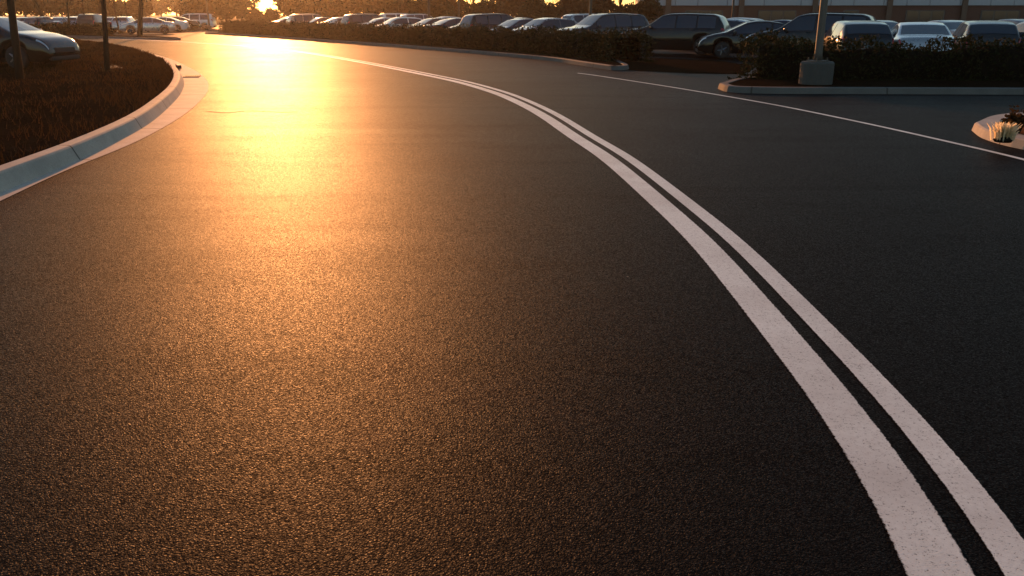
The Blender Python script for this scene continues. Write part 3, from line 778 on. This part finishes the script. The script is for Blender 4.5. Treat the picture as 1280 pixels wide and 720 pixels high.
# behind the right hedge
put('hatch', 'black', 1064, 29.2, 80, 'black hatchback with a pale rear window just right of the lamp post')
put('sedan', 'silver', 1142, 28.8, 72, 'silver saloon behind the black hedge beside the black hatchback')
put('hatch', 'charcoal', 1222, 29.0, 70, 'charcoal hatchback behind the black hedge right of the silver saloon')
put('hatch', 'grey', 1296, 28.7, 88, 'grey hatchback cut by the right edge behind the black hedge')
put('sedan', 'charcoal', 1090, 38, 85, 'charcoal saloon in the second row seen between the black hatchback and the silver saloon')
put('sedan', 'grey', 1178, 38.5, 95, 'grey saloon in the second row seen left of the charcoal hatchback')
put('hatch', 'blue', 1262, 39, 90, 'dark blue hatchback in the second row right of the charcoal hatchback')
# rows behind the long hedge
order = ['first', 'second', 'third', 'fourth', 'fifth', 'sixth', 'seventh', 'eighth', 'ninth', 'tenth', 'eleventh', 'twelfth', 'thirteenth', 'fourteenth', 'fifteenth', 'sixteenth', 'seventeenth']
hd = math.degrees(math.atan2(perp.y, perp.x))
def hedge_point(s): 
    i = min(int(s), len(front) - 2); return front[i].lerp(front[i + 1], s - i)
LL = resample(catmull(front[1:], 8), 2.9)
kinds = ['sedan', 'hatch', 'suv', 'sedan', 'van', 'sedan', 'hatch', 'sedan', 'suv', 'hatch', 'sedan', 'sedan', 'van', 'hatch', 'sedan', 'suv', 'hatch', 'sedan', 'sedan', 'suv', 'hatch', 'sedan']
cols = ['silver', 'charcoal', 'black', 'grey', 'white', 'black', 'grey', 'silver', 'blue', 'charcoal', 'red', 'black', 'white', 'beige', 'charcoal', 'silver', 'black', 'white', 'grey', 'beige', 'silver', 'blue']
random.seed(3); placed = [o.location.copy() for o in bpy.data.objects if o.get('group', '').startswith('cars parked in the lot')]
for row, d0 in ((0, 8.2), (1, 19.5)):
    cnt = 0
    for i, q in enumerate(LL):
        if row == 0 and i in (5, 12): continue
        if row == 1 and i % 3 == 2: continue
        p = q + perp * (d0 + random.uniform(-.4, .4)); k = kinds[(i + row * 5) % 22]; c = cols[(i * 3 + row * 7) % 22]
        if min((p - Vector((q_.x, q_.y, 0))).length for q_ in placed) < 4.9: continue
        flip = 180 if random.random() < .45 else 0
        lab = f"{c.replace('blue', 'dark blue').replace('red', 'dark red')} {WORD[k]}, {order[cnt]} from the right in {'row by the long hedge' if row == 0 else 'second row from the long hedge'}"
        car(k, c, (p.x, p.y, .006), R(hd + flip + random.uniform(-4, 4)), lab, CATS[k], 'cars parked behind the long hedge', NAMES[k]); cnt += 1
        if cnt >= 17: break
# far left cars
for kind, c, u, Y, deg, lab in (('sedan', 'silver', 186, 80, 200, 'silver saloon at the end of the far left kerb strip'), ('sedan', 'white', 206, 90, 190, 'white saloon far away right of the stout bare tree'), ('van', 'white', 242, 104, 185, 'white people carrier far away where the road disappears'),
                                ('sedan', 'black', 222, 96, 190, 'black saloon far away between the white saloon and the white people carrier'),
                                ('hatch', 'silver', 158, 86, 100, 'silver hatchback behind the kerb strip, nearest the stout bare tree'), ('sedan', 'charcoal', 140, 88, 95, 'charcoal saloon among the thin bare trees'), ('suv', 'black', 120, 86, 95, 'black off-roader among the thin bare trees'), ('hatch', 'silver', 100, 88, 92, 'silver hatchback left of the black off-roader among the bare trees'),
                                ('sedan', 'grey', 78, 86, 92, 'grey saloon in the far left row above the black car'), ('hatch', 'black', 55, 84, 90, 'black hatchback in the far left row above the black car'), ('sedan', 'red', 36, 82, 88, 'dark red saloon in the far left row above the black car'), ('sedan', 'charcoal', 12, 80, 88, 'charcoal saloon in the far left row above the black car')):
    put(kind, c, u, Y, deg, lab, 'cars parked on the far left')

# ------------------------------------------------------------------ haze
ME = bpy.data.meshes.new('haze'); bm = bmesh.new(); bmesh.ops.create_cube(bm, size=1); bm.to_mesh(ME); bm.free()
hz = bpy.data.objects.new('haze', ME); col.objects.link(hz); hz.scale = (3040, 2840, 17.6); hz.location = (0, 1100, -1.05 + 8.8); tag(hz, kind='stuff')
hm = bpy.data.materials.new('haze'); hm.use_nodes = True; nt = hm.node_tree; nt.nodes.remove(nt.nodes['Principled BSDF'])
pv = nt.nodes.new('ShaderNodeVolumePrincipled'); pv.inputs['Color'].default_value = (.92, .88, .84, 1); pv.inputs['Density'].default_value = .00028; pv.inputs['Anisotropy'].default_value = .92
nt.links.new(pv.outputs[0], nt.nodes['Material Output'].inputs['Volume']); ME.materials.append(hm)

# ------------------------------------------------------------------ light
AZ, EL = R(15.4), R(10.0)                                   # sun ahead, left of the view
sd = Vector((-math.sin(AZ) * math.cos(EL), math.cos(AZ) * math.cos(EL), math.sin(EL)))
sun = bpy.data.lights.new('sun', 'SUN'); sun.energy = 3.8; sun.angle = R(.5); sun.color = (1, .37, .11)
so = bpy.data.objects.new('sun', sun); col.objects.link(so); so.rotation_euler = sd.to_track_quat('Z', 'Y').to_euler(); so.location = (0, 0, 30)
w = bpy.data.worlds.new('World'); scene.world = w; w.use_nodes = True
sky = w.node_tree.nodes.new('ShaderNodeTexSky'); sky.sky_type = 'NISHITA'; sky.sun_disc = False; sky.sun_elevation = EL; sky.sun_rotation = -AZ
sky.air_density = 1.3; sky.dust_density = .5; sky.ozone_density = 2.0
bg = w.node_tree.nodes['Background']; bg.inputs['Strength'].default_value = .105
w.node_tree.links.new(sky.outputs[0], bg.inputs[0])
scene.view_settings.view_transform = 'Standard'; scene.view_settings.look = 'None'; scene.view_settings.exposure = 0.55; scene.view_settings.gamma = 1
scene.cycles.use_denoising = True
scene.cycles.max_bounces = 6; scene.cycles.volume_bounces = 0; scene.cycles.sample_clamp_indirect = 4
